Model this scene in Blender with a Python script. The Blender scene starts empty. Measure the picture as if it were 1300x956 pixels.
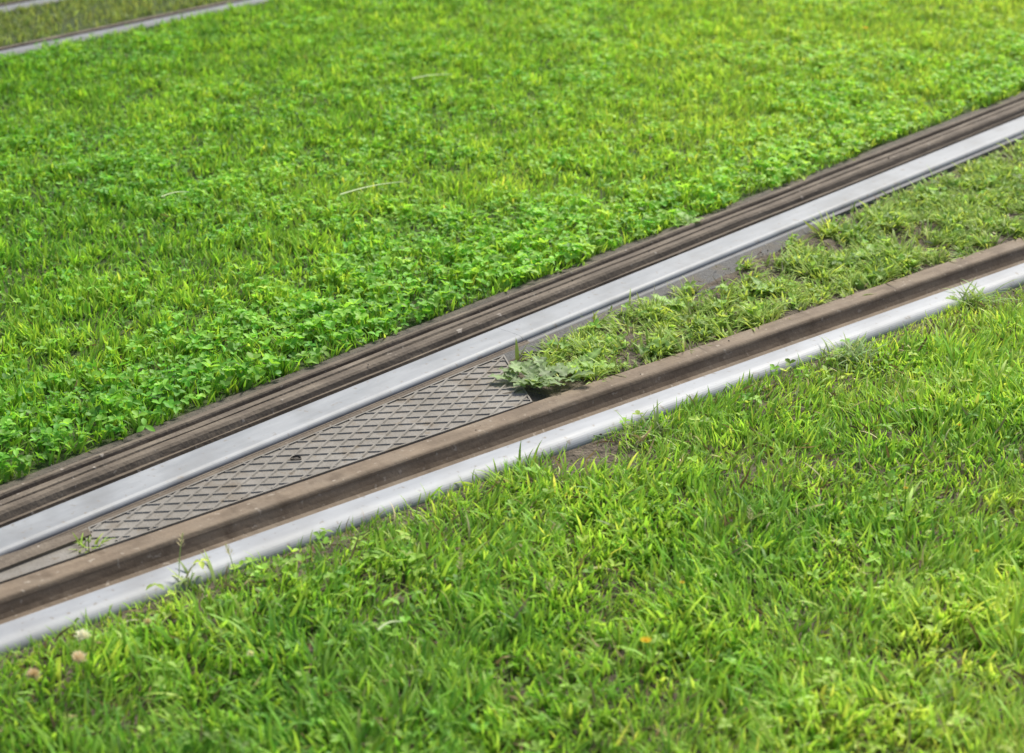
import bpy, bmesh, math, random
import numpy as np
from mathutils import Vector, Matrix
random.seed(7); rng=np.random.default_rng(11)
S=bpy.context.scene; COL=S.collection
F=2528.0; H=1.4; P=math.radians(22.6)
cp,sp=math.cos(P),math.sin(P)
def at(px,py,z=0.0):
    a=(px-650)/F; b=(478-py)/F
    d=np.array([a, cp+b*sp, -sp+b*cp]); t=(z-H)/d[2]
    return np.array([d[0]*t, d[1]*t, z])
# ---------------------------------------------------------------- helpers
def tag(o,label=None,cat=None,group=None,kind=None):
    if label: o['label']=label
    if cat: o['category']=cat
    if group: o['group']=group
    if kind: o['kind']=kind
    return o
def empty(name,loc=(0,0,0),rz=0):
    o=bpy.data.objects.new(name,None); COL.objects.link(o); o.location=loc; o.rotation_euler=(0,0,rz); return o
def link(name,me,mat,parent=None):
    o=bpy.data.objects.new(name,me); COL.objects.link(o)
    if mat: me.materials.append(mat)
    if parent: o.parent=parent
    return o
def pymesh(name,v,f,mat,parent=None,smooth=False,cols=None,origin=None):
    v=np.asarray(v,dtype=float)
    if parent is not None and origin is None: origin=np.array(parent.location)
    if origin is not None: v=v-np.asarray(origin)
    me=bpy.data.meshes.new(name); me.from_pydata([tuple(p) for p in v],[],[tuple(int(i) for i in q) for q in f])
    bm=bmesh.new(); bm.from_mesh(me); bmesh.ops.recalc_face_normals(bm,faces=bm.faces); bm.to_mesh(me); bm.free()
    if cols is not None:
        at_=me.color_attributes.new('col','FLOAT_COLOR','POINT')
        c=np.ones((len(v),4),dtype=np.float32); c[:,:3]=cols; at_.data.foreach_set('color',c.ravel())
    if smooth: me.polygons.foreach_set('use_smooth',[True]*len(me.polygons))
    o=link(name,me,mat,parent)
    if parent is None and origin is not None: o.location=tuple(origin)
    return o
def bigmesh(name,v,tris,cols,mat):
    me=bpy.data.meshes.new(name); n=len(v); m=len(tris)
    me.vertices.add(n); me.vertices.foreach_set('co',v.astype(np.float32).ravel())
    me.loops.add(m*3); me.loops.foreach_set('vertex_index',tris.astype(np.int32).ravel())
    me.polygons.add(m); me.polygons.foreach_set('loop_start',np.arange(0,m*3,3,dtype=np.int32))
    me.polygons.foreach_set('use_smooth',np.ones(m,dtype=bool))
    me.update(calc_edges=True)
    a=me.color_attributes.new('col','FLOAT_COLOR','POINT')
    c=np.ones((n,4),dtype=np.float32); c[:,:3]=cols; a.data.foreach_set('color',c.ravel())
    return link(name,me,mat)
# value noise
_T=rng.random((256,256))
def vnoise(x,y,sc,off=0):
    x=np.asarray(x)*sc+off+1000; y=np.asarray(y)*sc+off*1.7+1000
    xi=np.floor(x).astype(int); yi=np.floor(y).astype(int); fx=x-xi; fy=y-yi
    fx=fx*fx*(3-2*fx); fy=fy*fy*(3-2*fy)
    g=lambda i,j:_T[i%256,j%256]
    return (g(xi,yi)*(1-fx)+g(xi+1,yi)*fx)*(1-fy)+(g(xi,yi+1)*(1-fx)+g(xi+1,yi+1)*fx)*fy
def fbm(x,y,sc,off=0):
    return (vnoise(x,y,sc,off)+.5*vnoise(x,y,sc*2.1,off+7)+.25*vnoise(x,y,sc*4.3,off+13))/1.75
# ---------------------------------------------------------------- materials
def newmat(name):
    m=bpy.data.materials.new(name); m.use_nodes=True; nt=m.node_tree
    return m,nt,nt.nodes['Principled BSDF']
def N(nt,t,**k):
    n=nt.nodes.new(t)
    for a,b in k.items(): setattr(n,a,b)
    return n
def ramp(nt,pts):
    r=N(nt,'ShaderNodeValToRGB'); e=r.color_ramp.elements
    while len(e)<len(pts): e.new(.5)
    for i,(p,c) in enumerate(pts): e[i].position=p; e[i].color=(*c,1)
    return r
def surf(name,pts,scale=30,rough=.8,metal=0,bump=.3,bscale=200,stretch=None,angle=0,detail=8,rr=None,dist=.002,speck=None,blotch=None):
    m,nt,b=newmat(name); L=nt.links
    tc=N(nt,'ShaderNodeTexCoord'); mp=N(nt,'ShaderNodeMapping'); mp0=N(nt,'ShaderNodeMapping')
    mp0.inputs['Rotation'].default_value=(0,0,-angle)
    L.new(tc.outputs['Object'],mp0.inputs[0]); L.new(mp0.outputs[0],mp.inputs[0])
    if stretch: mp.inputs['Scale'].default_value=stretch
    n=N(nt,'ShaderNodeTexNoise'); n.inputs['Scale'].default_value=scale; n.inputs['Detail'].default_value=detail; n.inputs['Roughness'].default_value=.65
    L.new(mp.outputs[0],n.inputs['Vector'])
    r=ramp(nt,pts); L.new(n.outputs[0],r.inputs[0]); out=r.outputs[0]
    def over(out,sp):
        n3=N(nt,'ShaderNodeTexNoise'); n3.inputs['Scale'].default_value=sp[0]; n3.inputs['Detail'].default_value=6
        L.new(mp0.outputs[0],n3.inputs['Vector'])
        r3=ramp(nt,[(sp[1],(0,0,0)),(sp[1]+(sp[3] if len(sp)>3 else .06),(1,1,1))]); L.new(n3.outputs[0],r3.inputs[0])
        mx=N(nt,'ShaderNodeMix',data_type='RGBA'); L.new(r3.outputs[0],mx.inputs[0]); L.new(out,mx.inputs[6]); mx.inputs[7].default_value=(*sp[2],1); return mx.outputs[2]
    for q in (blotch if isinstance(blotch,list) else [blotch] if blotch else []): out=over(out,q)
    if speck: out=over(out,speck)
    L.new(out,b.inputs['Base Color'])
    b.inputs['Roughness'].default_value=rough; b.inputs['Metallic'].default_value=metal
    if rr:
        mr=N(nt,'ShaderNodeMapRange'); L.new(n.outputs[0],mr.inputs[0]); mr.inputs[1].default_value=.3; mr.inputs[2].default_value=.7
        mr.inputs[3].default_value=rr[0]; mr.inputs[4].default_value=rr[1]; L.new(mr.outputs[0],b.inputs['Roughness'])
    n2=N(nt,'ShaderNodeTexNoise'); n2.inputs['Scale'].default_value=bscale; n2.inputs['Detail'].default_value=6
    L.new(mp0.outputs[0],n2.inputs['Vector'])
    bp=N(nt,'ShaderNodeBump'); bp.inputs['Strength'].default_value=bump; bp.inputs['Distance'].default_value=dist
    L.new(n2.outputs[0],bp.inputs['Height']); L.new(bp.outputs[0],b.inputs['Normal'])
    return m
def leafmat(name,trans=.4,rough=.5,spec=.28,tint=(1.2,1.12,.65)):
    m,nt,b=newmat(name); L=nt.links
    a=N(nt,'ShaderNodeAttribute',attribute_name='col')
    L.new(a.outputs['Color'],b.inputs['Base Color']); b.inputs['Roughness'].default_value=rough; b.inputs['Specular IOR Level'].default_value=spec
    t=N(nt,'ShaderNodeBsdfTranslucent'); mu=N(nt,'ShaderNodeMix',data_type='RGBA',blend_type='MULTIPLY'); mu.inputs[0].default_value=1
    L.new(a.outputs['Color'],mu.inputs[6]); mu.inputs[7].default_value=(*tint,1); L.new(mu.outputs[2],t.inputs[0])
    mx=N(nt,'ShaderNodeMixShader'); mx.inputs[0].default_value=trans
    L.new(b.outputs[0],mx.inputs[1]); L.new(t.outputs[0],mx.inputs[2]); L.new(mx.outputs[0],nt.nodes['Material Output'].inputs[0])
    return m
M_leaf=leafmat('foliage',.47); M_dry=leafmat('dry_foliage',.2,.7,.15,(1.1,1,.8)); M_petal=leafmat('petal',.5,.7,.1,(1.05,1.02,.9))
# ---------------------------------------------------------------- rail lines
class Line:
    def __init__(s,a,b,z=0):
        s.p=at(*a,z)[:2]; q=at(*b,z)[:2]; d=q-s.p; s.u=d/np.linalg.norm(d); s.n=np.array([-s.u[1],s.u[0]])
        s.ang=math.atan2(s.u[1],s.u[0])
    def d(s,x,y): return (x-s.p[0])*s.n[0]+(y-s.p[1])*s.n[1]
    def s_(s,x,y): return (x-s.p[0])*s.u[0]+(y-s.p[1])*s.u[1]
    def off(s,px,py,z=0):
        q=at(px,py,z); return s.d(q[0],q[1])
    def spx(s,px,py,z=0):
        q=at(px,py,z); return s.s_(q[0],q[1])
    def pt(s,t,d=0,z=0):
        q=s.p+s.u*t+s.n*d; return np.array([q[0],q[1],z])
A=Line((0,783),(1300,327)); B=Line((0,672),(1300,148)); C=Line((0,64),(310,0)); 
D=Line((0,8),(55,-3)); D.u=C.u.copy(); D.n=C.n.copy(); D.ang=C.ang
def steel(nm,l,pts,**k):
    a=dict(scale=5,stretch=(1,6,6),angle=l.ang,metal=.1,rr=(.5,.66),bump=.2,bscale=90,dist=.001,blotch=(7,.47,(.25,.255,.258),.3),speck=(70,.62,(.205,.185,.16),.1)); a.update(k)
    return surf(nm,pts,**a)
M_silA=steel('polished_steel_near',A,[(.3,(.265,.28,.295)),(.5,(.32,.335,.35)),(.7,(.37,.385,.40))])
M_silB=steel('polished_steel_middle',B,[(.3,(.215,.228,.238)),(.5,(.265,.278,.288)),(.7,(.315,.328,.338))],blotch=(9,.48,(.195,.20,.20),.3))
M_shB=steel('dull_steel_middle',B,[(.3,(.11,.115,.12)),(.5,(.145,.15,.155)),(.7,(.18,.185,.19))],blotch=(9,.5,(.12,.115,.11),.25),rr=(.6,.7))
M_silC=steel('polished_steel_far',C,[(.25,(.15,.155,.16)),(.5,(.19,.197,.20)),(.75,(.24,.247,.25))],metal=.0,blotch=(7,.5,(.15,.15,.145),.25))
M_rustA=surf('weathered_steel_near',[(.28,(.115,.082,.050)),(.5,(.175,.128,.082)),(.72,(.245,.187,.124))],scale=9,stretch=(1,4,4),angle=A.ang,rough=.78,bump=.5,bscale=120,dist=.002,blotch=[(11,.48,(.205,.16,.11),.25),(20,.56,(.115,.08,.048),.15)],speck=(90,.63,(.30,.25,.19),.08))
M_rustB=surf('weathered_steel_middle',[(.28,(.075,.058,.041)),(.5,(.135,.107,.077)),(.72,(.215,.177,.130))],scale=10,stretch=(1,4,4),angle=B.ang,rough=.85,bump=.7,bscale=120,dist=.003,blotch=[(14,.5,(.11,.085,.058),.25)],speck=(60,.66,(.33,.29,.24),.06))
M_dark=surf('dark_joint_filler',[(.3,(.035,.03,.023)),(.7,(.13,.108,.078))],scale=60,bump=.7,bscale=250,dist=.004)
M_asph=surf('asphalt',[(.3,(.06,.059,.056)),(.7,(.15,.146,.135))],scale=140,bump=.8,bscale=350,dist=.004,speck=(18,.5,(.12,.105,.08),.15))
M_soil=surf('soil',[(.3,(.05,.040,.027)),(.55,(.125,.10,.07)),(.75,(.22,.18,.13))],scale=40,rough=.95,bump=1,bscale=120,dist=.01)
M_soilG=surf('mossy_soil',[(.3,(.03,.05,.01)),(.55,(.06,.09,.02)),(.75,(.11,.12,.04))],scale=40,rough=.95,bump=1,bscale=120,dist=.01)
M_ground=surf('grassland',[(.3,(.08,.18,.02)),(.6,(.15,.29,.03)),(.8,(.19,.26,.05))],scale=3,rough=1,bump=.6,bscale=30,dist=.03)
M_plate=surf('patterned_steel',[(.3,(.15,.135,.11)),(.55,(.205,.188,.16)),(.75,(.265,.247,.215))],scale=18,rough=.65,metal=.12,bump=.5,bscale=200,blotch=[(8,.48,(.25,.235,.205),.25),(16,.54,(.15,.123,.088),.15)],speck=(60,.60,(.17,.14,.10),.1))
def sweep(name,line,prof,s0,s1,mat,parent,step=.06,jit=0,js=3):
    ns=max(2,int((s1-s0)/step)); v=[];f=[]; k=len(prof); ph=random.random()*50
    for i in range(ns+1):
        s=s0+(s1-s0)*i/ns
        for j,(d,z) in enumerate(prof):
            jj=(float(fbm(s*js,j*.7+ph,1))-.5)*jit if z>-.03 else 0
            v.append(line.pt(s,d+jj*.6,z+jj*.5))
    for i in range(ns):
        for j in range(k):
            a=i*k+j; b=i*k+(j+1)%k; f.append((a,b,b+k,a+k))
    f.append(tuple(range(k))); f.append(tuple(range(ns*k,ns*k+k)))
    return pymesh(name,v,f,mat,parent)
# --- near rail (A)
o6=lambda y,z=0:A.off(600,y,z)
dLip,dWall,dHead,dNear=o6(535),o6(552),o6(577),o6(604)
SA0,SA1=-3.5,14
rA=empty('grooved_rail',tuple(A.pt(0,0,0)))
tag(rA,'long grooved rail nearest the viewer, pale head with deep brown groove behind it','rail')
def arc(d0,z0_,d1,z1_,n=5):
    return [(d0+(d1-d0)*(1-math.cos(math.pi/2*i/n)),z0_+(z1_-z0_)*math.sin(math.pi/2*i/n)) for i in range(n+1)]
wA=dHead-dNear
sweep('guard_flange',A,[(dLip,-.055)]+arc(dLip,-.006,dLip-.005,-.002,3)+arc(dWall,-.013,dWall+.008,-.0025,5)[::-1]+[(dWall-.004,-.024),(dWall-.008,-.031),(dWall-.014,-.034),(dHead+.0,-.035),(dHead,-.055)],SA0,SA1,M_rustA,rA,jit=.003,js=4)
sweep('rail_head',A,[(dHead-.001,-.056)]+arc(dHead-.001,-.011,dHead-wA*.22,0,6)+[(dHead-wA*.42,.0006)]+arc(dNear,-.018,dNear+wA*.42,.0003,9)[::-1]+[(dNear,-.056)],SA0,SA1,M_silA,rA)
# --- middle rail (B)
b6=lambda y,z=0:B.off(600,y,z)
e=[b6(y) for y in (381,389,395,399,411,427,454,463)]
sj=B.spx(640,420)
rB=empty('grooved_rail',tuple(B.pt(0,0,0)))
tag(rB,'middle grooved rail beside the patterned plate, ribbed brown band behind its bright head','rail')
m34=(e[3]+e[4])/2
sweep('guard_flange',B,[(e[1]-.001,-.055),(e[1]-.001,-.005),(e[1]-.005,-.001),(e[2]+.002,0),(e[2],-.003),(e[2]-.001,-.010),(e[3]+.002,-.010),(e[3]+.001,-.004),(e[3]-.003,-.001),(m34+.002,-.001),(m34+.001,-.004),(m34-.002,-.004),(m34-.003,-.003),(e[4]+.004,-.004),(e[4],-.008),(e[4]-.003,-.018),(e[4]-.008,-.019),(e[4]-.010,-.030),(e[5],-.031),(e[5],-.055)],-3.5,14,M_rustB,rB,jit=.006,js=4)
wB=e[5]-e[6]
def headB(name,s0,s1,d0,d1,z,mat):
    return sweep(name,B,[(d0-.001,-.056)]+arc(d0-.001,z-.008,d0-.010,z,5)+[((d0+d1)/2,z+.0006)]+arc(d1,z-.009,d1+.012,z,6)[::-1]+[(d1,-.056)],s0,s1,mat,rB)
headB('rail_head',-3.5,sj-.0003,e[5],e[6],.001,M_silB)
headB('rail_head',sj+.0003,14,e[5],e[6],.001,M_silB)
headB('rail_shoulder',sj+.001,14,e[6]-.0006,e[7]+.004,-.005,M_shB)
headB('rail_seam',-3.5,sj,e[6]-.0005,e[7],-.005,M_rustB)
fb=sweep('joint_filler',B,[(e[0]+.012,-.055),(e[0]+.012,-.014),(e[0],-.008),(e[1]+.004,-.005),(e[1]+.0005,-.007),(e[1]+.0005,-.055)],-3.5,14,M_dark,None,jit=.006,js=12)
tag(fb,'thin dark crumbly joint filler between the upper lawn edge and the ribbed middle rail','joint filler')
# --- far rails
cw=C.off(0,71)-0
rC=empty('grooved_rail',tuple(C.pt(0,0,0))); tag(rC,'pale narrow rail crossing the top left corner at the far edge of the lawn','rail')
sweep('rail_head',C,[(0,-.056),(0,-.006),(-.006,0),(cw+.006,0),(cw,-.006),(cw,-.056)],-6,10,M_silC,rC)
sweep('guard_flange',C,[(.001,-.057),(.001,-.03),(.030,-.03),(.031,-.004),(.05,-.004),(.05,-.057)],-6,10,M_rustB,rC,jit=.003)
rD=empty('grooved_rail',tuple(D.pt(0,0,0))); tag(rD,'farthest rail, only a pale sliver in the extreme top left corner','rail')
sweep('rail_head',D,[(0,-.056),(0,-.006),(-.006,0),(cw+.006,0),(cw,-.006),(cw,-.056)],-6,10,M_silC,rD)
sweep('guard_flange',D,[(.001,-.057),(.001,-.03),(.030,-.03),(.031,-.004),(.05,-.004),(.05,-.057)],-6,10,M_rustB,rD,jit=.003)
# --- cover plates
def plate(px,label,name='cover_plate',gap=.027):
    z=-.0045
    poly=[at(x,y,z) for x,y in px]; c=sum(poly)/len(poly)
    root=empty(name,tuple(c)); tag(root,label,'metal plate')
    k=len(poly); v=[p.copy() for p in poly]+[p-np.array([0,0,.012]) for p in poly]
    f=[tuple(range(k)),tuple(range(k,2*k))]+[(i,(i+1)%k,(i+1)%k+k,i+k) for i in range(k)]
    P2=[p[:2] for p in poly]; ax=(A.ang+B.ang)/2
    area=sum(P2[i][0]*P2[(i+1)%k][1]-P2[(i+1)%k][0]*P2[i][1] for i in range(k))
    if area<0: P2=P2[::-1]
    for sg in (1,-1):
        th=ax+sg*math.radians(31)-math.radians(7) ; u=np.array([math.cos(th),math.sin(th)]); n=np.array([-u[1],u[0]])
        ds=[np.dot(p,n) for p in P2]; dd=math.ceil(min(ds)/gap)*gap
        while dd<max(ds):
            t0,t1=-1e9,1e9; o=n*dd
            for i in range(k):
                a=P2[i]; ed=P2[(i+1)%k]-a; L=np.linalg.norm(ed)
                if L<1e-5: continue
                inn=np.array([-ed[1],ed[0]])/L
                den=np.dot(u,inn); num=np.dot(o-a,inn)-.003
                if abs(den)<1e-9:
                    if num<0: t0,t1=1,0
                    continue
                t=-num/den
                if den>0: t0=max(t0,t)
                else: t1=min(t1,t)
            if t1-t0>.008:
                w0,w1,h=.0036,.0015,.0024+(.00015 if sg>0 else 0); b0=len(v)
                for t in (t0,t1):
                    q=o+u*t
                    for dn,dz in ((w0,-.0006),(w1,h),(-w1,h),(-w0,-.0006)):
                        r=q+n*dn; v.append(np.array([r[0],r[1],z+dz]))
                for j in range(3): f.append((b0+j,b0+j+1,b0+j+5,b0+j+4))
                f.append((b0,b0+1,b0+2,b0+3)); f.append((b0+4,b0+5,b0+6,b0+7))
            dd+=gap
    pymesh('plate_panel',v,f,M_plate,root)
    v=[];f=[]
    for i in range(k):
        a=np.array(poly[i]); b=np.array(poly[(i+1)%k]); 
        inn=(c-(a+b)/2); ed=(b-a)/np.linalg.norm(b-a); nn=np.array([-ed[1],ed[0],0]); nn*=math.copysign(1,np.dot(nn,inn))
        b0=len(v); dz=np.array([0,0,.0027+.0001*i]); 
        v+= [a+dz,b+dz,b+nn*.003+dz,a+nn*.003+dz,a,b,b+nn*.003,a+nn*.003]
        f+= [(b0,b0+1,b0+2,b0+3),(b0,b0+1,b0+5,b0+4),(b0+3,b0+2,b0+6,b0+7),(b0+1,b0+2,b0+6,b0+5),(b0,b0+3,b0+7,b0+4)]
    pymesh('plate_rim',v,f,M_plate,root)
    return root
z0=-.0045
def onA(px,extra=.003):
    for y in np.arange(300,900,.5):
        if A.off(px,y,z0)<dLip+extra: return (px,y)
def onB(px,extra=.003):
    for y in np.arange(100,900,.5):
        if B.off(px,y,z0)<e[7]-extra: return (px,y)
p1=plate([onB(112),onB(600),(640,452),(676,onA(676)[1]),onA(600),onA(170),onA(114)],'long tapering diamond-patterned steel plate between the two converging rails, with a dark bolt')
p2=plate([onB(-420),onB(110.5),onA(112.5),onA(-420)],'short end piece of diamond-patterned plate at the left edge of the photo')
def lathe(name,prof,c,mat,parent,n=20):
    v=[];f=[]
    for r,z in prof:
        for i in range(n):
            a=2*math.pi*i/n; v.append(np.array([c[0]+r*math.cos(a),c[1]+r*math.sin(a),c[2]+z]))
    for j in range(len(prof)-1):
        for i in range(n): f.append((j*n+i,j*n+(i+1)%n,(j+1)*n+(i+1)%n,(j+1)*n+i))
    f.append(tuple(range(n))); f.append(tuple(range((len(prof)-1)*n,len(prof)*n)))
    return pymesh(name,v,f,mat,parent,smooth=False)
bc=at(376,583,z0)
lathe('bolt',[(.009,-.002),(.009,.0028),(.0078,.0035),(.0074,.0005),(.0045,.0005),(.004,.002),(.0001,.0022)],bc,M_dark,p1)
v=[at(-60,725,.001),at(112,671,.001),at(116,678,.001),at(-40,738,.001)]
v=v+[q-np.array([0,0,.03]) for q in v]
nz=pymesh('rail_nose',v,[(0,1,2,3),(4,5,6,7),(0,1,5,4),(1,2,6,5),(2,3,7,6),(3,0,4,7)],M_rustB,origin=at(30,700,0))
tag(nz,'thin pointed brown steel nose ending between the two pieces of patterned plate','rail tip')
# ---------------------------------------------------------------- soils
def loft(name,fa,fb,n,m,mat,amp,label,cat='soil'):
    v=[];f=[]
    for i in range(n+1):
        a=fa(i/n); b=fb(i/n)
        for j in range(m+1):
            t=j/m; q=a*(1-t)+b*t; w=min(1,8*min(t,1-t)+.1)
            q=q.copy(); q[2]+=(float(fbm(q[0],q[1],14))-.45)*amp*w; v.append(q)
    for i in range(n):
        for j in range(m): a=i*(m+1)+j; f.append((a,a+1,a+m+2,a+m+1))
    o=pymesh(name,v,f,mat,smooth=True); tag(o,label,cat,kind='structure'); return o
loft('soil',lambda t:B.pt(-3.5+17.5*t,e[0]+.008,-.014),lambda t:C.pt(-5+15*t,cw-.002,-.012),180,60,M_soilG,.012,'dark soil under the upper lawn between the middle rail and the top left rail')
loft('soil',lambda t:A.pt(-3.5+17.5*t,dNear+.002,-.018),lambda t:A.pt(-3.5+17.5*t,dNear-7,-.02),180,90,M_soil,.014,'brown soil under the near lawn in front of the nearest rail')
sB=B.spx(645,450); sAq=A.spx(672,506)-0.0
loft('soil',lambda t:B.pt(sB-.03+(14-sB)*t,e[7]-.004,-.013),lambda t:A.pt(sAq-.06+(14-sAq)*t,dLip+.002,-.010),220,26,M_soil,.02,'bare brown dirt in the narrow strip between the two converging rails')
loft('soil',lambda t:B.pt(-.5+(sB+.5)*t,e[7]+.004,-.0175),lambda t:A.pt(-.5+(sAq+.5)*t,dLip-.004,-.0175),40,4,M_soil,.0,'dirt bedding under the patterned plates')
loft('soil',lambda t:C.pt(-5+15*t,.051,-.012),lambda t:D.pt(-5+15*t,cw-.002,-.012),80,14,M_soilG,.01,'brownish dirt between the two pale rails in the top left corner')
loft('soil',lambda t:D.pt(-5+15*t,.051,-.012),lambda t:D.pt(-5+15*t,6,-.02),60,30,M_soilG,.01,'dark soil beyond the farthest rail')
eb=[(645,462),(700,446),(760,424),(850,392),(930,354),(985,316),(1100,252),(1300,168)]
ep=[at(x,y,-.006) for x,y in eb]; ep.append(B.pt(14,e[7]-.01,-.006))
def fe(t):
    q=t*(len(ep)-1); i=min(int(q),len(ep)-2); r=ep[i]*(1-(q-i))+ep[i+1]*(q-i)
    r=r.copy(); dd=B.d(r[0],r[1]); r[:2]+=B.n*(float(fbm(t*60,3,1))-.5)*min(.03,max(0,(e[7]-dd)*.5)); r[2]=-.012; return r
def fbk(t):
    q=fe(t); s=B.s_(q[0],q[1]); return B.pt(s,e[7]+.003,-.006)
loft('asphalt',fbk,fe,160,8,M_asph,.002,'dark grey asphalt wedge along the near side of the middle rail','asphalt')
g=pymesh('ground',[(-400,-400,-.06),(400,-400,-.06),(400,400,-.06),(-400,400,-.06)],[(0,1,2,3)],M_ground); tag(g,'flat grassy ground reaching to the horizon','ground',kind='structure')
# ---------------------------------------------------------------- plant templates
def blade(L,w,lean,bend,segs=4,fold=.25):
    v=[];c=[];f=[];y=z=0
    for i in range(segs+1):
        t=i/segs
        if i:
            th=lean+bend*(t-.5/segs); y+=math.sin(th)*L/segs; z+=math.cos(th)*L/segs
        if i<segs:
            ww=w*.5*(.65+.35*math.sin(math.pi*min(1,t*1.3)))*(1-t**3*.6)
            v+=[(-ww,y,z),(ww,y,z)]; c+=[t,t]
        else: v.append((0,y,z)); c.append(t)
    for i in range(segs-1): a=2*i; f+=[(a,a+1,a+3),(a,a+3,a+2)]
    a=2*(segs-1); f.append((a,a+1,a+2))
    return np.array(v,float),np.array(f),np.array(c)
def leaflet(l,w,fold,droop,pt=1.0):
    prof=[(0,.06),(.2,.62),(.48,1),(.75,.82),(1,.0)]
    v=[];f=[]
    for t,ww in prof[:-1]:
        z=-droop*t*t*l
        v+=[(-w/2*ww,t*l,z+fold*w/2*ww),(0,t*l,z),(w/2*ww,t*l,z+fold*w/2*ww)]
    v.append((0,l*pt,-droop*l))
    for i in range(3):
        a=3*i; f+=[(a,a+1,a+4),(a,a+4,a+3),(a+1,a+2,a+5),(a+1,a+5,a+4)]
    a=9; f+=[(a,a+1,12),(a+1,a+2,12)]
    return np.array(v,float),np.array(f)
def clover(Hh,l,w,fold,droop,lift,n=3):
    V=[];Fc=[];Cc=[];b=0
    off=(random.uniform(-.3,.3)*Hh,random.uniform(-.3,.3)*Hh)
    V.append(np.array([(-.0008,0,0),(.0008,0,0),(off[0],off[1],Hh)])); Fc.append(np.array([(0,1,2)])); Cc+= [.2,.2,.7]; b=3
    for k in range(n):
        v,f=leaflet(l*random.uniform(.85,1.1),w,fold,droop)
        ca,sa=math.cos(lift),math.sin(lift); v=v@np.array([[1,0,0],[0,ca,sa],[0,-sa,ca]])
        a=2*math.pi*k/n+random.uniform(-.2,.2); R=np.array([[math.cos(a),math.sin(a),0],[-math.sin(a),math.cos(a),0],[0,0,1]])
        v=v@R+np.array([off[0],off[1],Hh]); V.append(v); Fc.append(f+b); b+=len(v)
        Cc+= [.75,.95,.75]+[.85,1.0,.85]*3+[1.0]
    return np.vstack(V),np.vstack(Fc),np.array(Cc)
def frames(phi,tilt,tdir,sc):
    c,s=np.cos(phi),np.sin(phi); n=len(phi)
    Rz=np.zeros((n,3,3)); Rz[:,0,0]=c;Rz[:,0,1]=-s;Rz[:,1,0]=s;Rz[:,1,1]=c;Rz[:,2,2]=1
    k=np.stack([-np.sin(tdir),np.cos(tdir),np.zeros(n)],1); ct,st=np.cos(tilt),np.sin(tilt)
    K=np.zeros((n,3,3)); K[:,0,2]=k[:,1];K[:,1,2]=-k[:,0];K[:,2,0]=-k[:,1];K[:,2,1]=k[:,0]
    K[:,0,1]=-k[:,2];K[:,1,0]=k[:,2]
    R=np.eye(3)[None]+st[:,None,None]*K+(1-ct)[:,None,None]*(K@K)
    return (R@Rz)*sc[:,None,None]
class Acc:
    def __init__(s): s.v=[];s.f=[];s.c=[];s.n=0
    def add(s,temps,pos,M,col,lo=.5):
        n=len(pos); which=rng.integers(0,len(temps),n)
        for k,(tv,tf,tt) in enumerate(temps):
            i=np.where(which==k)[0]
            if not len(i): continue
            V=np.einsum('nij,vj->nvi',M[i],tv)+pos[i][:,None,:]
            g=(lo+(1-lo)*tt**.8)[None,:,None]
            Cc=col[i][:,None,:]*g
            Fi=tf[None]+(np.arange(len(i))*len(tv))[:,None,None]+s.n
            s.v.append(V.reshape(-1,3)); s.f.append(Fi.reshape(-1,3)); s.c.append(Cc.reshape(-1,3)); s.n+=len(i)*len(tv)
    def build(s,name,mat): return bigmesh(name,np.vstack(s.v),np.vstack(s.f),np.vstack(s.c),mat)
fine=[blade(random.uniform(.026,.042),random.uniform(.0036,.0062),random.uniform(0,.4),random.uniform(.1,1.2)) for _ in range(14)]
longb=[blade(random.uniform(.045,.085),random.uniform(.0038,.0066),random.uniform(.05,.5),random.uniform(.3,1.7),5) for _ in range(18)]
clov=[clover(random.uniform(.016,.036),random.uniform(.012,.018),random.uniform(.008,.0115),random.uniform(.1,.6),random.uniform(0,.5),random.uniform(-.1,.6)) for _ in range(16)]
# ---------------------------------------------------------------- sampling
def samp(n,x0,x1,y0,y1): return rng.uniform(x0,x1,n),rng.uniform(y0,y1,n)
def inview(x,y,m=.35):
    hw=.257*(y*cp+H*sp)+m
    return (np.abs(x)<hw)&(y>1.75)&(y<8.2)
def upper(x,y): return (B.d(x,y)>e[0]-.026+.056*fbm(x,y,9,66))&(C.d(x,y)<cw-.01)
def lower(x,y): return A.d(x,y)<dNear-.003
def mix(a,b,t): return np.asarray(a)[None,:]*(1-t[:,None])+np.asarray(b)[None,:]*t[:,None]
def hsvj(col,s=.2):
    n=len(col); return np.clip(col*(1+rng.normal(0,s,(n,1)))*(1+rng.normal(0,.05,(n,3))),.004,.93)
def soilz(x,y): return -.016+(fbm(x,y,14)-.45)*.012
def clump(x,y): return np.clip((fbm(x,y,16,71)-.28)*2.4,0,1.15)
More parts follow.
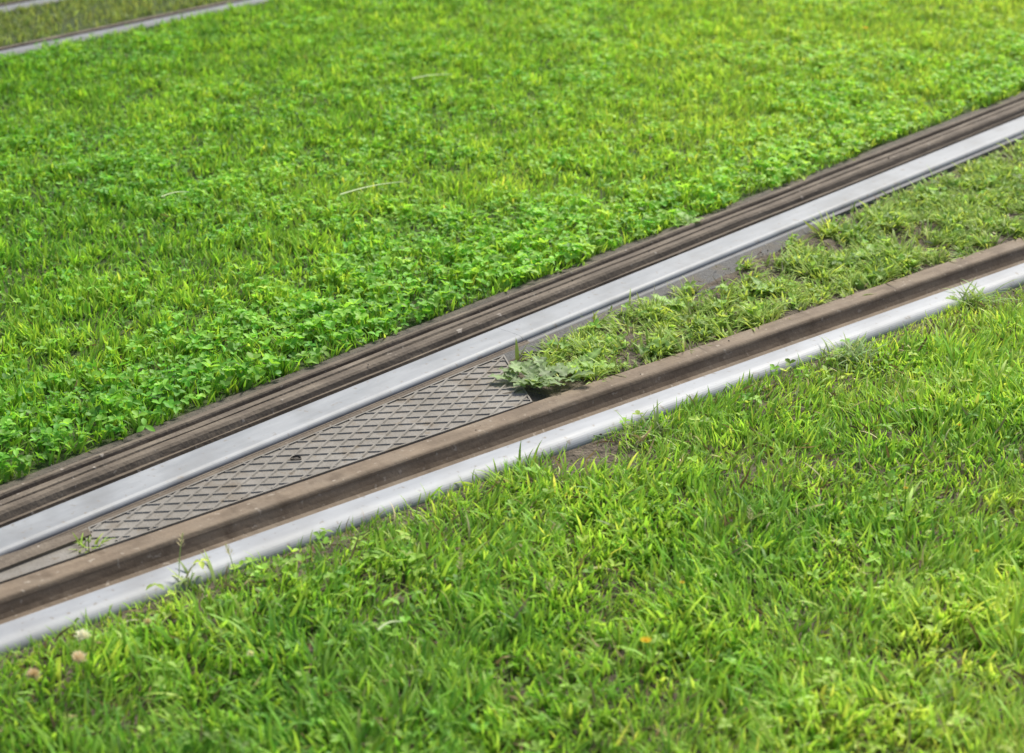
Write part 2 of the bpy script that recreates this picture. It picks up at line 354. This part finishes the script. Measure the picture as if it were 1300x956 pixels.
# UPPER LAWN
G_dark=(.19,.46,.05); G_mid=(.40,.70,.085); G_lime=(.62,.86,.14)
def upcol(x,y,base=0):
    t=np.clip(.43+.18*(x+.3)+.045*(y-3.5)+(fbm(x,y,2.2,3)-.5)*.55+(clump(x,y)-.5)*.18+rng.normal(0,.2,len(x))+base,0,1)
    return hsvj(np.where((t<.5)[:,None],mix(G_dark,G_mid,np.clip(t*2,0,1)),mix(G_mid,G_lime,np.clip(t*2-1,0,1))))
def clovp(x,y):
    d=B.d(x,y)-e[0]
    return np.clip((fbm(x,y,4.5,21)-.5)*1.8+.22+.75*np.exp(-d/.28)-.15*np.clip(x-.3,0,2),0.05,.93)
acc=Acc()
def lawn_up(n,box,view,smul=1):
    x,y=samp(n,*box); k=upper(x,y)&(inview(x,y) if view else ~inview(x,y)); x,y=x[k],y[k]
    k=(rng.random(len(x))>clovp(x,y)*.4)&(rng.random(len(x))<.68+.4*clump(x,y)); x,y=x[k],y[k]
    hm=(.70+.45*clump(x,y))*smul
    phi=fbm(x,y,18,9)*12+rng.normal(0,1.1,len(x))
    M=frames(phi,np.abs(rng.normal(0,.42,len(x))),rng.uniform(0,6.28,len(x)),hm*rng.uniform(.7,1.25,len(x)))
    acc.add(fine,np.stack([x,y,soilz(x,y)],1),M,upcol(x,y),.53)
lawn_up(700000,(-2.6,2.6,2,8.2),True)
lawn_up(110000,(-5,9,1,13),False,1.6)
gU=acc.build('grass',M_leaf); tag(gU,'short bright green grass of the upper lawn behind the rails','grass',kind='stuff')
acc=Acc()
def clov_up(n,box,view,smul=1):
    x,y=samp(n,*box); k=upper(x,y)&(inview(x,y) if view else ~inview(x,y)); x,y=x[k],y[k]
    k=(rng.random(len(x))<clovp(x,y))&(rng.random(len(x))<.6+.5*clump(x,y)); x,y=x[k],y[k]
    d=np.abs(B.d(x,y)-e[0]); ed=np.exp(-d/.3)
    sc=rng.uniform(.7,1.25,len(x))*smul*(.70+.28*ed)*(.82+.28*clump(x,y))
    M=frames(rng.uniform(0,6.28,len(x)),np.abs(rng.normal(0,.45,len(x))),rng.uniform(0,6.28,len(x)),sc)
    c=upcol(x,y,-.16)*np.array([.84,.94,1.0]); acc.add(clov,np.stack([x,y,soilz(x,y)+.009*clump(x,y)],1),M,c,.58)
clov_up(240000,(-2.6,2.6,2,8.2),True)
clov_up(30000,(-5,9,1,13),False,1.7)
cU=acc.build('clover',M_leaf); tag(cU,'dense clover leaves mixed into the upper lawn, thickest along the rail','clover',kind='stuff')
# LOWER LAWN
bare=[(at(762,570),.052),(at(712,586),.03),(at(736,568),.035)]
def lowmask(x,y):
    r=np.ones(len(x))
    for c,rad in bare: r*=np.clip((np.hypot(x-c[0],y-c[1])/rad-.6)*(.6+.8*fbm(x,y,25,5)),0.10,1)
    d=dNear-A.d(x,y); return r*np.clip(.6+d/.08,0,1)
def lowcol(x,y):
    t=np.clip(.50+.17*x+(fbm(x,y,3.2,33)-.5)*.9+(fbm(x,y,12,38)-.5)*.35+rng.normal(0,.23,len(x)),0,1)
    c=np.where((t<.5)[:,None],mix((.20,.44,.065),(.41,.70,.10),np.clip(t*2,0,1)),mix((.41,.70,.10),(.65,.87,.18),np.clip(t*2-1,0,1)))
    return hsvj(c)
acc=Acc()
def lawn_low(n,box,view,smul=1,temps=longb,sc=.8,sd=.42):
    x,y=samp(n,*box); k=lower(x,y)&(inview(x,y,.3) if view else ~inview(x,y,.3)); x,y=x[k],y[k]
    k=rng.random(len(x))<lowmask(x,y)*np.clip((fbm(x,y,11,41)-.2)*1.8+.38,.3,1); x,y=x[k],y[k]
    hm=(.5+.85*fbm(x,y,7,55))*smul*sc*np.clip(.6+(dNear-A.d(x,y))*3,0,1)
    phi=fbm(x,y,8,19)*14+rng.normal(0,.9,len(x))
    M=frames(phi,np.abs(rng.normal(0,sd,len(x))),rng.uniform(0,6.28,len(x)),hm*rng.uniform(.65,1.3,len(x)))
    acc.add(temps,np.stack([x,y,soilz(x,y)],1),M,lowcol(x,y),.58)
lawn_low(190000,(-1.6,2.6,1.7,5.5),True,1,longb,.78,.5)
lawn_low(290000,(-1.6,2.6,1.7,5.5),True,1,fine,.95)
lawn_low(90000,(-4,9,-2,9),False,1.5)
gL=acc.build('grass',M_leaf); tag(gL,'longer tousled green grass of the near lawn in front of the rails','grass',kind='stuff')
acc=Acc()
x,y=samp(34000,-1.6,2.4,1.7,5.2); k=lower(x,y)&inview(x,y,.3); x,y=x[k],y[k]
k=rng.random(len(x))<np.clip((fbm(x,y,5,77)-.45)*3,.03,.6)*lowmask(x,y); x,y=x[k],y[k]
acc.add(clov,np.stack([x,y,soilz(x,y)],1),frames(rng.uniform(0,6.28,len(x)),np.abs(rng.normal(0,.4,len(x))),rng.uniform(0,6.28,len(x)),rng.uniform(.6,1.0,len(x))),lowcol(x,y)*.9,.6)
cL=acc.build('clover',M_leaf); tag(cL,'scattered small clover leaves among the near lawn grass','clover',kind='stuff')
# dry litter
acc=Acc()
def litter(n,box,mask,tilt=1.35,sc=.8,col=((.42,.33,.18),(.2,.13,.07)),zl=.016):
    x,y=samp(n,*box); k=mask(x,y); x,y=x[k],y[k]
    M=frames(rng.uniform(0,6.28,len(x)),np.clip(rng.normal(tilt,.25,len(x)),0,1.6),rng.uniform(0,6.28,len(x)),rng.uniform(.4,1,len(x))*sc)
    acc.add(longb,np.stack([x,y,soilz(x,y)+rng.uniform(.003,zl,len(x))],1),M,hsvj(mix(*col,rng.random(len(x))),.25),.8)
litter(16000,(-1.6,2.6,1.7,5.5),lambda x,y:lower(x,y)&inview(x,y,.2)&(A.d(x,y)<dNear-.03))
litter(6500,(-1.6,2.6,1.7,5.5),lambda x,y:lower(x,y)&inview(x,y,.2)&(fbm(x,y,4,8)>.42)&(A.d(x,y)<dNear-.04),.8,.75,((.68,.66,.30),(.7,.6,.38)))
dl=acc.build('dry_grass',M_dry); tag(dl,'dry straw coloured blades lying in the near lawn','dry grass',kind='stuff')
acc=Acc(); litter(6000,(-2.6,2.6,2,7.5),lambda x,y:upper(x,y)&inview(x,y,.2)&(B.d(x,y)>e[0]+.03),1.35,.6)
du=acc.build('dry_grass',M_dry); tag(du,'dry brown thatch under the upper lawn','dry grass',kind='stuff')
# STRIP between rails
def strip(x,y): return (B.d(x,y)<e[7]-.008)&(A.d(x,y)>dLip+.003)&(B.s_(x,y)>sB+.01)&(A.s_(x,y)>sAq+.0)
sbare=[(at(900,350),.10),(at(840,376),.05),(at(965,316),.08),(at(1010,394),.04),(at(930,414),.025),(at(1270,298),.05),(at(1180,336),.035),(at(1090,364),.03),(at(1060,275),.05)]
def sm(x,y):
    r=np.ones(len(x))
    for c,rad in sbare: r*=np.clip((np.hypot(x-c[0],y-c[1])/rad-.6)*2,.01,1)
    w=(A.d(x,y)-dLip); wb=e[7]-B.d(x,y); near=np.exp(-(A.s_(x,y)-sAq)/.35)*.4
    return r*np.clip(wb/.05-.35,.02,1)*np.clip(w/.03,.3,1)*np.clip((fbm(x,y,13,91)-.34)*5+.25*np.clip(x-.4,0,1)+near,.04,1)
acc=Acc()
def strip_g(n,temps,sc,sd,cl,s0=-.05,s1=4.2):
    s=rng.uniform(s0,s1,n); t=rng.uniform(-.1,1.1,n)
    pa=A.p[None]+A.u[None]*(sAq+s)[:,None]+A.n[None]*dLip; pb=B.p[None]+B.u[None]*(sB+s)[:,None]+B.n[None]*e[7]
    w=np.linalg.norm(pb-pa,axis=1); k=rng.random(n)<w/w.max(); q=(pa+(pb-pa)*t[:,None])[k]; x,y=q[:,0],q[:,1]
    k=strip(x,y); x,y=x[k],y[k]; k=rng.random(len(x))<sm(x,y); x,y=x[k],y[k]
    gx,gy=np.round(x/.07),np.round(y/.07); ox=vnoise(gx*7.3,gy*3.1,1,3)*.07; oy=vnoise(gx*2.3,gy*9.1,1,8)*.07
    cx,cy=gx*.07+ox-.035,gy*.07+oy-.035; nx=x*.72+cx*.28; ny=y*.72+cy*.28
    out=np.arctan2(ny-cy,nx-cx)+rng.normal(0,.8,len(x)); tl=np.clip(np.hypot(nx-cx,ny-cy)*20,0,1)*.45+np.abs(rng.normal(0,sd,len(x)))
    hh=.7+.8*vnoise(gx*5.1,gy*4.7,1,12)
    M=frames(out-math.pi/2+rng.normal(0,.6,len(x)),tl,out,rng.uniform(.5,1.15,len(x))*sc*hh)
    t=np.clip(rng.normal(.55,.24,len(x))+(vnoise(gx*3.7,gy*6.1,1,40)-.5)*.6,0,1)
    acc.add(temps,np.stack([nx,ny,-.012+0*x],1),M,hsvj(mix(*cl,t)),.6)
    return len(x)
cg=((.26,.42,.08),(.64,.82,.22))
strip_g(125000,longb,.62,.33,cg); strip_g(150000,fine,.95,.4,cg); strip_g(14000,clov,.75,.3,((.22,.40,.10),(.44,.64,.16)))
strip_g(50000,longb,.9,.4,cg,4.2,10)
gs=acc.build('grass',M_leaf); tag(gs,'patchy greyish green grass and weeds growing in the dirt strip between the rails','grass',kind='stuff')
acc=Acc(); litter(26000,(-.2,4.5,2.8,8),lambda x,y:strip(x,y),1.4,.55,((.6,.53,.38),(.36,.27,.19)))
ds=acc.build('dry_grass',M_dry); tag(ds,'dry grass scraps lying on the dirt strip between the rails','dry grass',kind='stuff')
acc=Acc()
x,y=samp(520000,-4,3,5.5,12); k=(((C.d(x,y)>.055)&(D.d(x,y)<cw-.005))|(D.d(x,y)>.055)); x,y=x[k],y[k]; k=rng.random(len(x))<np.clip((fbm(x,y,8,2)-.2)*3,.2,.9); x,y=x[k],y[k]
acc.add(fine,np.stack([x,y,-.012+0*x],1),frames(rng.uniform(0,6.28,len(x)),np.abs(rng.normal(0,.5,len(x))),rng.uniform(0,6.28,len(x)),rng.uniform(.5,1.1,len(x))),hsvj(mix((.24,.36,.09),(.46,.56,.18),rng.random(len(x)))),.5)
gc=acc.build('grass',M_leaf); tag(gc,'thin olive grass between and beyond the pale rails in the top left corner','grass',kind='stuff')
# grit
def pebt():
    v=np.array([(1,0,0),(0,1,0),(-1,0,0),(0,-1,0),(0,0,.8),(0,0,-.6)],float)*rng.uniform(.6,1.2,(6,1))
    return v,np.array([(0,1,4),(1,2,4),(2,3,4),(3,0,4),(1,0,5),(2,1,5),(3,2,5),(0,3,5)]),np.ones(6)
acc=Acc(); peb=[pebt() for _ in range(8)]
x,y=samp(60000,-1.6,4.5,2.2,8)
k=strip(x,y)|((B.d(x,y)>e[1])&(B.d(x,y)<e[0]+.03)&(rng.random(len(x))<.5))|((A.d(x,y)<dNear-.002)&(A.d(x,y)>dNear-.09)); x,y=x[k],y[k]
acc.add(peb,np.stack([x,y,-.008+0*x],1),frames(rng.uniform(0,6.28,len(x)),rng.uniform(0,1,len(x)),rng.uniform(0,6.28,len(x)),.0008+.0032*rng.random(len(x))**4),hsvj(mix((.12,.095,.07),(.4,.36,.3),rng.random(len(x))**2)),1)
x,y=samp(14000,-1.6,4.5,2.2,8)
k=((B.d(x,y)>e[4])&(B.d(x,y)<e[1]))|((A.d(x,y)>dWall+.010)&(A.d(x,y)<dLip-.002)&(rng.random(len(x))<.35)); x,y=x[k],y[k]
acc.add(peb,np.stack([x,y,0*x-.0015],1),frames(rng.uniform(0,6.28,len(x)),rng.uniform(0,1,len(x)),rng.uniform(0,6.28,len(x)),.0006+.003*rng.random(len(x))**4),hsvj(mix((.12,.095,.07),(.42,.38,.32),rng.random(len(x))**2)),1)
gr=acc.build('grit',M_dry); tag(gr,'loose grit and crumbs of dirt beside the rails','grit',kind='stuff')
# ---------------------------------------------------------------- individual plants
def lobed(L,W,lobes,amp,bend,fold,n=18):
    v=[];f=[];y=z=0
    for i in range(n+1):
        t=i/n; th=1.25+bend*t
        if i: y+=math.sin(th)*L/n; z+=math.cos(th)*L/n
        pw=.08 if t<.18 else math.sin(math.pi*min(1,((t-.18)/.82))**.75)**.8
        w=W/2*max(.04,pw)*(1+amp*math.sin(lobes*2*math.pi*t)); wv=.0018*math.sin(t*17)
        for sx in (-1,-.5,0,.5,1): v.append((sx*w,y,z+abs(sx)*w*fold+wv*sx*sx))
    for i in range(n):
        for j in range(4): a=i*5+j; f.append((a,a+1,a+6,a+5))
    return np.array(v),f
def rosette(name,pos,nl,L,W,label,cat,col,lobes=4,amp=.2,bend=.5,group=None,spread=(0,6.28),jit=0.0,til0=(-.4,.2)):
    V=[];Fc=[];Cc=[];b=0
    for k in range(nl):
        v,f=lobed(L*random.uniform(.6,1.1),W*random.uniform(.7,1.1),lobes,amp,bend*random.uniform(.3,1.2),random.uniform(.05,.4))
        til=random.uniform(*til0); c,s=math.cos(til),math.sin(til); v=v@np.array([[1,0,0],[0,c,s],[0,-s,c]]).T
        a=spread[0]+(spread[1]-spread[0])*(k*2.399/6.283%1+random.uniform(-.05,.05))
        R=np.array([[math.cos(a),math.sin(a),0],[-math.sin(a),math.cos(a),0],[0,0,1]]); v=v@R; v[:,2]=np.maximum(v[:,2],.0)+random.uniform(0,.006)
        v[:,0]+=random.uniform(-jit,jit)*1.3; v[:,1]+=random.uniform(-jit,jit)
        V.append(v+np.array(pos)); Fc+=[tuple(i+b for i in q) for q in f]; b+=len(v)
        cc=np.array(col)*random.uniform(.65,1.3); ar=np.tile(cc,(len(v),1)); ar[2::5]*=1.35; Cc.append(np.minimum(ar,.9))
    o=pymesh(name,np.vstack(V),Fc,M_leaf,smooth=True,cols=np.vstack(Cc),origin=np.array(pos)); tag(o,label,cat,group); return o
rosette('broadleaf_weed',at(688,484,0.0),44,.052,.025,'grey-green lobed weed sprawling over the right end of the patterned plate','weed',(.32,.44,.20),5,.34,.3,jit=.036,til0=(-.2,.12))
rosette('broadleaf_weed',at(742,468,-.002),16,.042,.019,'smaller green weed just right of the plate-end weed, against the near rail flange','weed',(.36,.54,.17),3,.25,.4,jit=.02,til0=(-.2,.2))
for (px,py,L,lab) in [(858,392,.055,'low leafy weed in the dirt strip beside the dark asphalt wedge'),(1085,190,.05,'small weed on the upper lawn edge spilling onto the ribbed rail band'),(968,372,.05,'little rosette weed in the middle of the dirt strip between the rails'),(1190,255,.055,'broad leaved weed at the right of the dirt strip between the rails'),(1100,330,.05,'weed close above the brown flange of the nearest rail, right part of the photo'),(870,285,.04,'small weed at the upper lawn edge above the joint of the middle rail')]:
    rosette('broadleaf_weed',at(px,py,-.008),11,L,.022,lab,'weed',(.36,.54,.18),2.5,.12,.6,jit=.01)
def tuft(px,py,n,L,label,col,lean=.5,sg=.016):
    p=at(px,py,-.014); a=Acc(); k=n
    ts=[blade(L*random.uniform(.6,1.1),random.uniform(.0036,.0054),random.uniform(.1,.5),random.uniform(.5,1.6),6) for _ in range(8)]
    pos=np.zeros((n,3)); pos[:,:2]=rng.normal(0,sg,(n,2))
    ph=rng.uniform(0,6.28,n)
    a.add(ts,pos,frames(ph,np.abs(rng.normal(0,lean,n)),ph+1.57,rng.uniform(.6,1.1,n)),hsvj(np.tile(np.array(col),(n,1))),.6)
    o=a.build('grass_tuft',M_leaf); o.location=tuple(p); tag(o,label,'grass tuft')
tuft(1085,462,80,.10,'tall grey-green grass tuft leaning over the nearest rail, right of centre',(.40,.54,.24))
tuft(1235,388,60,.08,'grass tuft hanging over the nearest rail at the far right',(.42,.60,.19))
tuft(828,556,40,.07,'isolated pale grass tuft at the right end of the bare dirt gap',(.46,.6,.22))
tuft(112,702,34,.036,'tiny grass sprout in the gap between the two patterned plate pieces',(.45,.66,.12),.45,.007)
tuft(245,738,24,.055,'wispy grass tuft rising in front of the nearest rail at left',(.45,.58,.22),.3)
tuft(1010,345,60,.055,'grass tuft in the dirt strip right of the asphalt wedge',(.46,.62,.2))
def tube(pts,r,n=5):
    v=[];f=[]
    for i,p in enumerate(pts):
        p=np.array(p,float); rr=r[i] if hasattr(r,'__len__') else r
        for j in range(n):
            a=2*math.pi*j/n; v.append(p+np.array([rr*math.cos(a),rr*math.sin(a),0]))
    for i in range(len(pts)-1):
        for j in range(n): f.append((i*n+j,i*n+(j+1)%n,(i+1)*n+(j+1)%n,(i+1)*n+j))
    f.append(tuple(range(n))); f.append(tuple(range((len(pts)-1)*n,len(pts)*n)))
    return v,f
def cflower(px,py,hgt,R,col1,col2,label):
    p=at(px,py,hgt); base=np.array([p[0]+.01,p[1]+.01,-.015]); top=np.array([p[0],p[1],hgt])
    r=empty('clover_flower',tuple(base)); tag(r,label,'flower')
    pts=[base*(1-t)+top*t+np.array([.004*math.sin(3*t),0,0]) for t in np.linspace(0,1,6)]
    v,f=tube(pts,.0012); pymesh('stem',v,f,M_leaf,r,cols=np.tile((.2,.36,.08),(len(v),1)))
    V=[];Fc=[];Cc=[]
    for k in range(60):
        zc=1-1.5*(k+.5)/60; a=k*2.4; rr=math.sqrt(1-zc*zc); d=np.array([rr*math.cos(a),rr*math.sin(a),zc])
        up=np.array([0,0,1.]); s=np.cross(d,up); s/=np.linalg.norm(s)+1e-9; q=np.cross(s,d); Ln=R*random.uniform(.65,1.3); w=R*.17
        b=len(V); V+=[top+d*R*.1,top+d*Ln*.7+s*w+q*w*.4,top+d*Ln+q*w,top+d*Ln*.7-s*w+q*w*.4,top+d*Ln*.7-q*w*.5]
        Fc+=[(b,b+1,b+2,b+3),(b,b+1,b+4),(b,b+4,b+3),(b+1,b+2,b+4),(b+2,b+3,b+4)]
        t=min(1,max(0,(1-zc)/2.4+random.uniform(-.35,.35))); c=np.array(col1)*(1-t)+np.array(col2)*t; Cc+=[c]*5
    pymesh('flower_head',V,Fc,M_petal,r,cols=np.array(Cc))
cflower(105,808,.060,.010,(.97,.97,.88),(.92,.86,.68),'off-white clover flower head in the bottom left of the near lawn, upper of the pair')
cflower(100,836,.056,.010,(.95,.88,.72),(.78,.64,.42),'fading pinkish tan clover flower head directly below the off-white one')
cflower(42,857,.056,.009,(.88,.78,.58),(.66,.52,.32),'browned clover flower head nearest the bottom left corner')
cflower(187,790,.056,.006,(.88,.84,.55),(.7,.58,.34),'small withered clover flower head right of the off-white one')
cflower(318,830,.055,.005,(.95,.95,.7),(.85,.85,.5),'tiny cream clover flower bud low in the near lawn, left of centre')
def yflower(px,py,hgt,R,label,group=None,col=(.8,.58,.04)):
    p=at(px,py,hgt); base=np.array([p[0],p[1]+.005,-.015]); r=empty('yellow_flower',tuple(base)); tag(r,label,'flower',group)
    v,f=tube([base,(base+p)/2+np.array([.002,0,0]),p],.0009); pymesh('stem',v,f,M_leaf,r,cols=np.tile((.2,.36,.08),(len(v),1)))
    V=[];Fc=[]
    for k in range(10):
        a=2*math.pi*k/10; d=np.array([math.cos(a),math.sin(a),.35]); s=np.array([-math.sin(a),math.cos(a),0])*R*.28
        b=len(V); V+=[p,p+d*R*.6+s,p+d*R,p+d*R*.6-s]; Fc.append((b,b+1,b+2,b+3))
    pymesh('petals',V,Fc,M_petal,r,cols=np.tile(col,(len(V),1)))
    v,f=tube([p,p+np.array([0,0,.0015]),p+np.array([0,0,.003])],[R*.3,R*.32,R*.1],8); pymesh('flower_centre',v,f,M_dry,r,cols=np.tile((.75,.42,.02),(len(v),1)))
yflower(820,814,.052,.009,'largest yellow flower, low in the middle of the near lawn')
yflower(1099,36,.045,.012,'lone yellow flower near the top right of the upper lawn')
for q in [(866,740),(1218,540),(1150,620),(1240,700)]:
    yflower(*q,.054,.0045,'tiny yellow flower speck among the blades of the near lawn','tiny yellow flowers in the near lawn',(.75,.62,.08))
def straw(p0,p1,label,z=.024):
    a=at(*p0,z); b=at(*p1,z); d=b-a; L=np.linalg.norm(d); u=d/L; n=np.array([-u[1],u[0],0]); V=[];Fc=[]
    for i in range(9):
        t=i/8; w=.0017*(1-t*.7); q=a+d*t+n*.003*math.sin(t*3)+np.array([0,0,.004*math.sin(t*3.1)]); V+=[q-n*w,q+n*w+np.array([0,0,.0015])]
    for i in range(8): Fc.append((2*i,2*i+1,2*i+3,2*i+2))
    o=pymesh('straw',V,Fc,M_dry,cols=np.tile((.68,.78,.42),(len(V),1)),origin=a); tag(o,label,'straw')
straw((432,247),(512,231),'pale straw blade lying across the middle of the upper lawn',.036)
straw((523,100),(575,95),'pale straw blade lying high up in the upper lawn',.036)
straw((205,250),(240,244),'short pale straw blade at the left of the upper lawn',.036)
straw((480,800),(510,790),'short pale straw blade lying in the near lawn',.042)
def stalk(px,py,h,label,lean=(0,0)):
    b=at(px,py,-.014); r=empty('seed_stalk',tuple(b)); tag(r,label,'grass stalk')
    pts=[b+np.array([lean[0]*t*t,lean[1]*t*t,h*t]) for t in np.linspace(0,1,8)]
    v,f=tube(pts,.0007); pymesh('stem',v,f,M_petal,r,cols=np.tile((.5,.6,.28),(len(v),1)))
    V=[];Fc=[]
    for k in range(22):
        t=.72+.28*k/22; q=b+np.array([lean[0]*t*t,lean[1]*t*t,h*t]); a=k*2.4; d=np.array([math.cos(a),math.sin(a),.9])*.0065*(1.25-(t-.72)*3); s=np.array([-math.sin(a),math.cos(a),0])*.001
        n0=len(V); V+=[q,q+d*.6+s,q+d,q+d*.6-s]; Fc.append((n0,n0+1,n0+2,n0+3))
    pymesh('seed_head',V,Fc,M_petal,r,cols=np.tile((.65,.56,.36),(len(V),1)))
stalk(228,742,.085,'thin seed stalk standing in front of the nearest rail, far left',(.01,0))
stalk(300,745,.07,'slender seed stalk beside the rail, second from the left',(-.012,0))
stalk(582,775,.09,'pale seed stalk in the near lawn left of centre',(.005,0))
stalk(690,800,.085,'seed stalk in the near lawn below the bare dirt gap',(.015,0))
stalk(955,710,.09,'seed stalk in the near lawn right of centre',(-.01,0))
# ---------------------------------------------------------------- light / camera
az,el=math.radians(28),math.radians(52)
w=bpy.data.worlds.new('World'); S.world=w; w.use_nodes=True; nt=w.node_tree
sk=nt.nodes.new('ShaderNodeTexSky'); sk.sky_type='NISHITA'; sk.sun_disc=False; sk.sun_elevation=el; sk.sun_rotation=az; sk.dust_density=3
nt.links.new(sk.outputs[0],nt.nodes['Background'].inputs[0]); nt.nodes['Background'].inputs[1].default_value=.15
sl=bpy.data.lights.new('sun','SUN'); sl.energy=4.7; sl.angle=math.radians(12); sl.color=(1,.96,.87)
so=bpy.data.objects.new('sun',sl); COL.objects.link(so)
vs=Vector((math.sin(az)*math.cos(el),math.cos(az)*math.cos(el),math.sin(el))); so.rotation_euler=vs.to_track_quat('Z','Y').to_euler(); so.location=(2,3,5)
cam=bpy.data.cameras.new('camera'); co=bpy.data.objects.new('camera',cam); COL.objects.link(co); S.camera=co
co.location=(0,0,H); co.rotation_euler=(math.radians(90)-P,0,0); cam.lens=70; cam.sensor_width=36; cam.clip_start=.05; cam.clip_end=1500
cam.dof.use_dof=True; cam.dof.focus_distance=3.6; cam.dof.aperture_fstop=4.5
S.view_settings.view_transform='Standard'; S.view_settings.look='None'; S.view_settings.exposure=0
